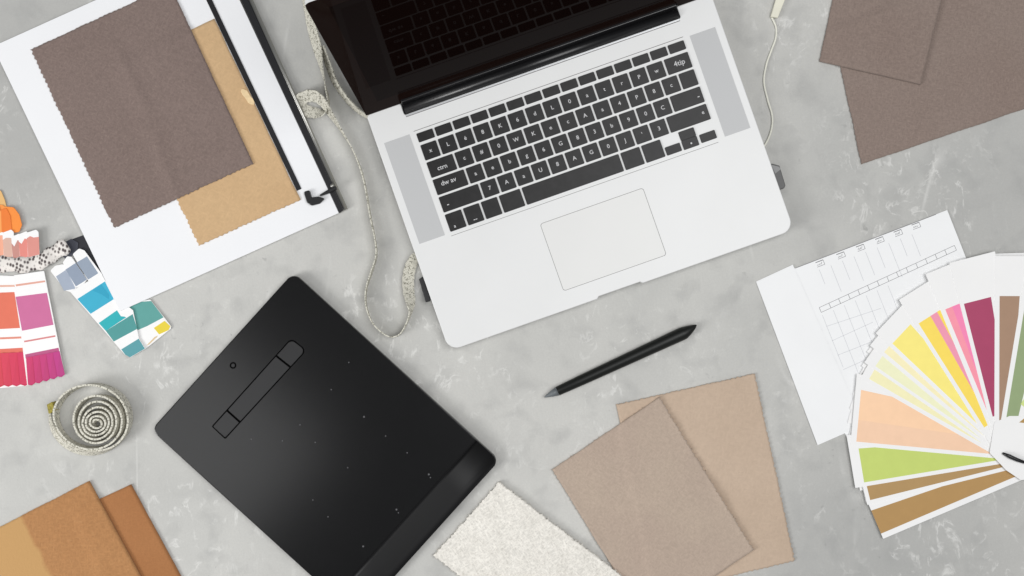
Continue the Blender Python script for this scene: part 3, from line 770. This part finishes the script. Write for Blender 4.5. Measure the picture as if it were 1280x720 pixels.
# white backs of the deck underneath
piv = Vector((1264, 572))
for i in range(25):
    an = math.radians(203-i*9.6); rr = 200+58*sst(i/9)+random.uniform(-3, 3)
    d = Vector((math.cos(an), math.sin(an)))*1.0; d = Vector((math.cos(math.radians(158+i*9.6)), -math.sin(math.radians(158+i*9.6)))) if False else Vector((-math.cos(math.radians(-22+i*4.8)), -math.sin(math.radians(-22+i*4.8))))
    n_ = Vector((d.y, -d.x)) ; n_ = n_ if n_.dot(Vector((0, 1))) < 0 else -n_
    a_ = -22+i*4.8; rr = 184+(a_+22)*.62+random.uniform(-1, 1)*(1 if a_ < 55 else 4); O = piv+d*rr; z0 = zc[0]; zc[0] += .00008
    plate('backing_card', [tuple(p) for p in (O-n_*16, O+n_*24, piv+n_*14, piv-n_*6)], z0, z0+.00007, M['card'], fan)
zc[0] += .0001
cards = [  # A, B, ext, width, colour
    ((1104, 673.5), (1276, 600.5), 0, 44, (178, 140, 86), 7),
    ((1089, 630), (1262, 587), 5, 40, (176, 142, 92), 5),
    ((1081, 608), (1250, 580), 12, 52, (196, 212, 112), 5),
    ((1070, 557), (1240, 572.5), 7, 70, (250, 208, 170), 5),
    ((1084, 478), (1238, 566), 10, 34, (244, 238, 190), 5),
    ((1092, 461), (1236, 560), 14, 30, (240, 240, 200), 4),
    ((1102, 444), (1233, 554), 19, 34, (248, 238, 192), 5),
    ((1112, 433), (1225, 540), 24, 42, (250, 234, 128), 5),
    ((1144, 407), (1226, 537), 38, 44, (250, 220, 92), 5),
    ((1176, 389), (1232, 525), 50, 34, (248, 150, 168), 6),
    ((1200, 381), (1236, 522), 54, 44, (168, 60, 98), 5),
    ((1243.5, 370), (1243, 527), 50, 36, (164, 132, 108), 6),
    ((1277, 370), (1251, 527), 46, 36, (146, 164, 120), 6),
]
for i, cdt in enumerate(cards):
    A, B, e, w, colr, ins = cdt
    if i == 3: fancard(A, B, e, 90, colr, ins, second=(.0, .42, (244, 204, 172)), cw=74)
    elif i == 8: fancard(A, B, e, w, colr, ins, second=(.50, .78, (240, 152, 176)))
    elif i == 9: fancard(A, B, e, w, colr, ins, second=(.4, 1, (246, 134, 180)))
    else: fancard(A, B, e, w, colr, ins)
zt = zc[0]
plate('hub_card', roundpoly([(1237, 566), (1243, 528), (1262, 520), (1310, 520), (1310, 598), (1276, 600), (1258, 588)], 2, 3), zt, zt+.00012, M['card'], fan)
bm = bmesh.new(); tube(bm, [P(1253.5, 566.5, zt+.0018), P(1262, 570.5, zt+.0024), P(1272, 575, zt+.002), P(1290, 581, zt+.0018)], [.0011, .0021, .0019, .0012], 10)
obj('rivet_pin', bm, M['black'], fan)
plate('colour_chip', [(1274, 528), (1283, 521), (1290, 528), (1283, 529)], zt+.0001, zt+.0003, chipmat(176, 142, 80), fan)
zt2 = zt
plate('colour_chip', [(1276, 505), (1290, 484), (1296, 500), (1282, 510)], zt-.0001, zt+.0004, chipmat(206, 222, 140), fan)

# ------------------------------------------------------------------ paint strip cards, left edge
def stripcard(name, label, outline, z0, bands, group=None, pleat=None, th=.0007):
    t_ = thing(name, label, 'colour card', P(*[sum(c)/len(outline) for c in zip(*outline)], 0), group)
    plate('card', outline, z0, z0+th, M['card'], t_, 1.2, .0001)
    for pts, c in bands: plate('colour_chip', pts, z0+th-.0002, z0+th+.00006, chipmat(*[int(v*.93) for v in c]), t_)
    return t_
def pleated(parent, quad, c0, c1, n, z0, amp):
    """fan-folded colour leaves: quad = top-left, top-right, bottom-right, bottom-left"""
    q = [Vector(p) for p in quad]
    for k in range(n):
        f0 = k/n; f1 = (k+1)/n
        a = q[0].lerp(q[1], f0); b = q[0].lerp(q[1], f1); c = q[3].lerp(q[2], f1); d = q[3].lerp(q[2], f0)
        bm = bmesh.new(); zz = z0+.0002*(k % 2)
        bulge = (c-b).normalized()*2.2
        tv = [P(*a, zz+amp*.4), P(*b, zz), P(*c, zz), P(*(c.lerp(d, .5)+bulge), zz+amp*.7), P(*d, zz+amp)]
        top = [bm.verts.new(p) for p in tv]; bot = [bm.verts.new((p.x, p.y, p.z-.0004)) for p in tv]
        bm.faces.new(top); bm.faces.new(bot[::-1])
        for i in range(5): bm.faces.new((top[i], bot[i], bot[(i+1) % 5], top[(i+1) % 5]))
        cc = tuple(int(.93*(c0[i]+(c1[i]-c0[i])*(k+.5)/n)) for i in range(3))
        obj('fan_leaf', bm, chipmat(*cc), parent)
tA = stripcard('paint_card', 'paint card with coral and red blocks at the left edge', [(-30, 343), (19, 345), (35, 482), (-30, 488)], .0006,
    [([(-30, 357), (18, 356), (18.6, 358.5), (-30, 359.5)], (240, 190, 170)), ([(-30, 367), (18, 365), (25, 410), (-30, 413)], (238, 122, 96)),
     ([(-30, 423), (28.5, 420.5), (29, 423), (-30, 425.5)], (236, 150, 130)), ([(-30, 438), (30, 434.5), (31, 441), (-30, 444)], (236, 120, 100))])
pleated(tA, [(-30, 443), (31.5, 440), (36, 480), (-26, 483)], (240, 90, 90), (226, 60, 104), 6, .0017, .0022)
tB = stripcard('paint_card', 'paint card with pink and magenta blocks right of the coral one', [(17, 344), (55, 338.5), (81, 469), (34, 482)], .0020,
    [([(19.5, 355.5), (56, 350.5), (56.6, 352.6), (20, 358)], (238, 176, 158)), ([(19.5, 371), (58.6, 366), (66.8, 406), (27.5, 413.5)], (216, 116, 164)),
     ([(30, 426), (69, 419), (69.4, 421), (30.4, 428)], (226, 140, 140)), ([(31.5, 443), (73.2, 434.6), (74.2, 440), (32, 448)], (196, 92, 140))])
pleated(tB, [(32.5, 447), (74.4, 439), (81, 468), (35, 481)], (222, 66, 116), (208, 70, 150), 5, .0030, .0024)

# orange petals and white-tipped cards above
tO = thing('paint_card', 'orange rounded paint cards fanned at the left edge', 'colour card', P(8, 275, 0))
plate('card_leaf', roundpoly([(-20, 236), (1, 238), (6, 250), (9, 262), (-20, 262)], [0, 3, 2, 0, 0]), .0006, .0014, chipmat(226, 182, 120), tO, bevel=.0002)
plate('card_leaf', roundpoly([(-20, 256), (3, 256), (12, 262), (14, 292), (-20, 292)], [0, 3, 5, 0, 0]), .0015, .0022, chipmat(240, 150, 74), tO, bevel=.0002)
plate('card_leaf', roundpoly([(6, 258), (17, 259), (24, 268), (27.5, 281), (24, 290), (8, 292)], [1, 4, 5, 5, 3, 0]), .0023, .0031, chipmat(242, 142, 60), tO, bevel=.0002)
plate('card_leaf', roundpoly([(1, 262), (8, 260), (13, 270), (15, 291), (2, 292)], [1, 2, 2, 0, 0]), .0030, .0037, chipmat(232, 124, 52), tO, bevel=.0002)
plate('card_leaf', roundpoly([(-8, 260), (-2, 258), (3, 268), (4, 292), (-8, 292)], [1, 2, 2, 0, 0]), .0024, .0031, chipmat(244, 166, 92), tO, bevel=.0002)
tW = thing('paint_card', 'dusty pink paint cards with white tips above the dotted trim', 'colour card', P(28, 303, 0))
zz = .0032
for k, (x0, y0, x1, y1, c, wh) in enumerate([(-8, 290, 6, 322, (236, 168, 140), 6), (3, 287, 17, 324, (214, 176, 160), 13), (14, 292, 27, 324, (196, 140, 130), 12), (23, 289, 36, 324, (222, 136, 126), 13), (33, 287, 48, 322, (216, 144, 134), 11)]):
    z0 = zz+k*.0006
    c_ = plate('card', roundpoly([(x0, y0+4), (x1-3, y0), (x1, y0+3), (x1+1.5, y1-4), (x0+2, y1)], [1.5, 1.5, 2, 1, 1], 3), z0, z0+.0006, M['card'], tW)
    bm = bmesh.new(); pts = [(x0+.4, y0+wh), (x0+(x1-x0)*.3, y0+wh+rd.uniform(-3, 5)), (x0+(x1-x0)*.6, y0+wh-rd.uniform(0, 4)), (x1+.6, y0+wh-2), (x1+1.3, y1-4), (x0+2.3, y1-.3)]
    prism(bm, pts, z0+.0004, z0+.00066); obj('colour_chip', bm, chipmat(*c), c_)
bm = bmesh.new(); cc = catmull([(-30, 331), (0, 330), (30, 331), (52, 326), (68, 316), (84, 306)], 8)
L_ = []; R_ = []
for i, p in enumerate(cc):
    a = Vector(cc[max(0, i-1)]); b = Vector(cc[min(len(cc)-1, i+1)]); n_ = Vector(((b-a).y, -(b-a).x)).normalized()
    w = 9.5+1.2*math.sin(i*.9)+.7*math.sin(i*2.3)
    zt_ = .0052+.0010*math.sin(i*.55)
    L_.append((Vector(p)+n_*w, zt_)); R_.append((Vector(p)-n_*w, zt_))
grid = []
for (l, z), (r, _) in zip(L_, R_):
    grid.append([bm.verts.new(P(*(l.lerp(r, j/4)), z+.0012*math.sin(math.pi*j/4))) for j in range(5)])
low = [[bm.verts.new((v.co.x, v.co.y, v.co.z-.0012)) for v in r] for r in grid]
for i in range(len(grid)-1):
    for j in range(4):
        bm.faces.new((grid[i][j], grid[i+1][j], grid[i+1][j+1], grid[i][j+1])).smooth = True
        bm.faces.new((low[i][j], low[i][j+1], low[i+1][j+1], low[i+1][j]))
    for j in (0, 4): bm.faces.new((grid[i][j], low[i][j], low[i+1][j], grid[i+1][j]))
for i in (0, len(grid)-1):
    for j in range(4): bm.faces.new((grid[i][j], grid[i][j+1], low[i][j+1], low[i][j]))
tag(obj('dotted_trim', bm, M['dots']), 'white knitted trim with dark dots crossing the paint cards', 'trim')

# teal side: coordinates read at 4.5x from (60,290)
def z3(*pp): return [(60+x/4.5, 290+y/4.5) for x, y in pp]
GB = 'slate blue paint cards'
dk = thing('dark_paint_card', 'charcoal paint cards poking out from under the binder corner', 'colour card', P(88, 306, 0))
plate('card_leaf', roundpoly(z3((45, 85), (130, 38), (170, 60), (165, 120), (95, 150)), 1.2), .0006, .0013, chipmat(66, 68, 78), dk, bevel=.0002)
plate('card_leaf', roundpoly(z3((135, 40), (215, 12), (240, 30), (300, 225), (285, 240), (180, 130)), 1.2), .0002, .00055, chipmat(38, 38, 44), dk)
labs = ['slate blue paint card with white end, left of the three beside the binder', 'slate blue paint card with white end, middle of the three beside the binder',
        'slate blue paint card with white end, nearest of the three to the binder']
for k, (wpts, cpts, c) in enumerate([
    (((12, 218), (40, 190), (85, 180), (160, 300), (150, 345), (100, 330)), ((45, 250), (98, 215), (158, 303), (150, 320), (90, 330)), (160, 170, 186)),
    (((82, 172), (108, 136), (132, 140), (220, 268), (195, 300), (155, 315)), ((98, 212), (155, 174), (219, 268), (157, 306)), (142, 154, 172)),
    (((138, 125), (175, 92), (205, 104), (300, 232), (270, 262), (226, 275)), ((160, 172), (219, 137), (283, 232), (226, 268)), (146, 158, 174))]):
    z0 = .0014+k*.0005
    if k == 2: z0 = .0022
    t_ = thing('slate_paint_card', labs[k], 'colour card', P(*z3(wpts[2])[0], 0), GB)
    plate('card', roundpoly(z3(*wpts), [2, 3, 2.5, .5, .5, .5] , 4), z0, z0+.0005, M['card'], t_)
    plate('colour_chip', z3(*cpts), z0+.0003, z0+.00055, chipmat(*c), t_)
t1 = thing('teal_paint_card', 'strip of turquoise and teal paint blocks leading to the lower left of the binder corner', 'colour card', P(110, 390, 0))
z0 = .0028
plate('card', z3((125, 337), (300, 232), (320, 272), (400, 380), (478, 440), (512, 600), (548, 656), (462, 706), (430, 688)), z0, z0+.0006, M['card'], t1)
for q, c in ((((165, 377), (320, 278), (370, 378), (240, 460)), (56, 170, 200)), (((285, 512), (388, 440), (410, 474), (430, 476), (440, 480), (325, 556)), (40, 172, 180)),
             (((325, 556), (476, 462), (502, 545), (370, 616)), (78, 150, 148)), (((412, 660), (510, 600), (545, 656), (461, 705), (434, 690)), (88, 154, 162))):
    plate('colour_chip', z3(*q), z0+.0004, z0+.00066, chipmat(*c), t1)
plate('colour_chip', z3((250, 330), (300, 296), (345, 355), (340, 378), (300, 350)), z0+.0005, z0+.00075, chipmat(44, 158, 190), t1)
t2 = thing('teal_paint_card', 'teal paint card with a yellow corner sticking out from under the binder', 'colour card', P(195, 400, 0))
z0 = .0010
plate('card', z3((420, 400), (575, 380), (692, 530), (690, 545), (548, 658), (505, 640), (480, 560)), z0, z0+.0007, M['card'], t2, .8)
z0 = .0010
t2c = plate('colour_chip', z3((430, 400), (580, 388), (650, 480), (560, 528), (505, 552), (476, 500)), z0+.0005, z0+.00078, chipmat(92, 158, 152), t2)
plate('colour_chip', z3((595, 540), (655, 500), (688, 530), (678, 552), (625, 576), (612, 560)), z0+.0005, z0+.0009, chipmat(226, 204, 62), t2)
plate('colour_chip', z3((552, 640), (600, 590), (618, 582), (612, 592), (570, 632)), z0+.0005, z0+.00085, chipmat(214, 190, 150), t2)

# ------------------------------------------------------------------ light, world, camera
w = bpy.data.worlds.new('World'); sc.world = w; w.use_nodes = True
bg = w.node_tree.nodes['Background']; bg.inputs[0].default_value = (.96, .98, 1.0, 1); bg.inputs[1].default_value = .22
def area(name, loc, size, power, target=(0, 0, 0), col=(1, 1, 1), sy=None):
    l = bpy.data.lights.new(name, 'AREA'); l.size = size; l.energy = power; l.color = col
    if sy: l.shape = 'RECTANGLE'; l.size_y = sy
    o = bpy.data.objects.new(name, l); o.location = loc
    o.rotation_euler = (Vector(target)-Vector(loc)).to_track_quat('-Z', 'Y').to_euler(); COL.objects.link(o); return o
area('softbox', (-1.9, -.85, 1.15), 0.8, 27, (-.05, -.02, 0), (1, .995, .985))
area('ceiling_softbox', (.75, .15, 2.0), 1.3, 27, (.15, -.05, 0), (1, 1, 1))
lo = area('overhead_softbox', (-.88, -.25, 1.2), .82, 3.5, (-.86, -.27, 0), sy=.60); lo.rotation_euler = (0, 0, math.radians(-45))
cam = bpy.data.cameras.new('Camera'); co = bpy.data.objects.new('Camera', cam); COL.objects.link(co)
co.location = (0, 0, H); co.rotation_euler = (0, 0, 0); cam.sensor_width = 36; cam.lens = 36*H/(1280*S); cam.clip_start = .01; cam.clip_end = 20
sc.camera = co
sc.render.engine = 'CYCLES'; sc.render.resolution_x = 1024; sc.render.resolution_y = 576
sc.view_settings.view_transform = 'Standard'; sc.view_settings.look = 'None'; sc.view_settings.exposure = 0; sc.view_settings.gamma = 1
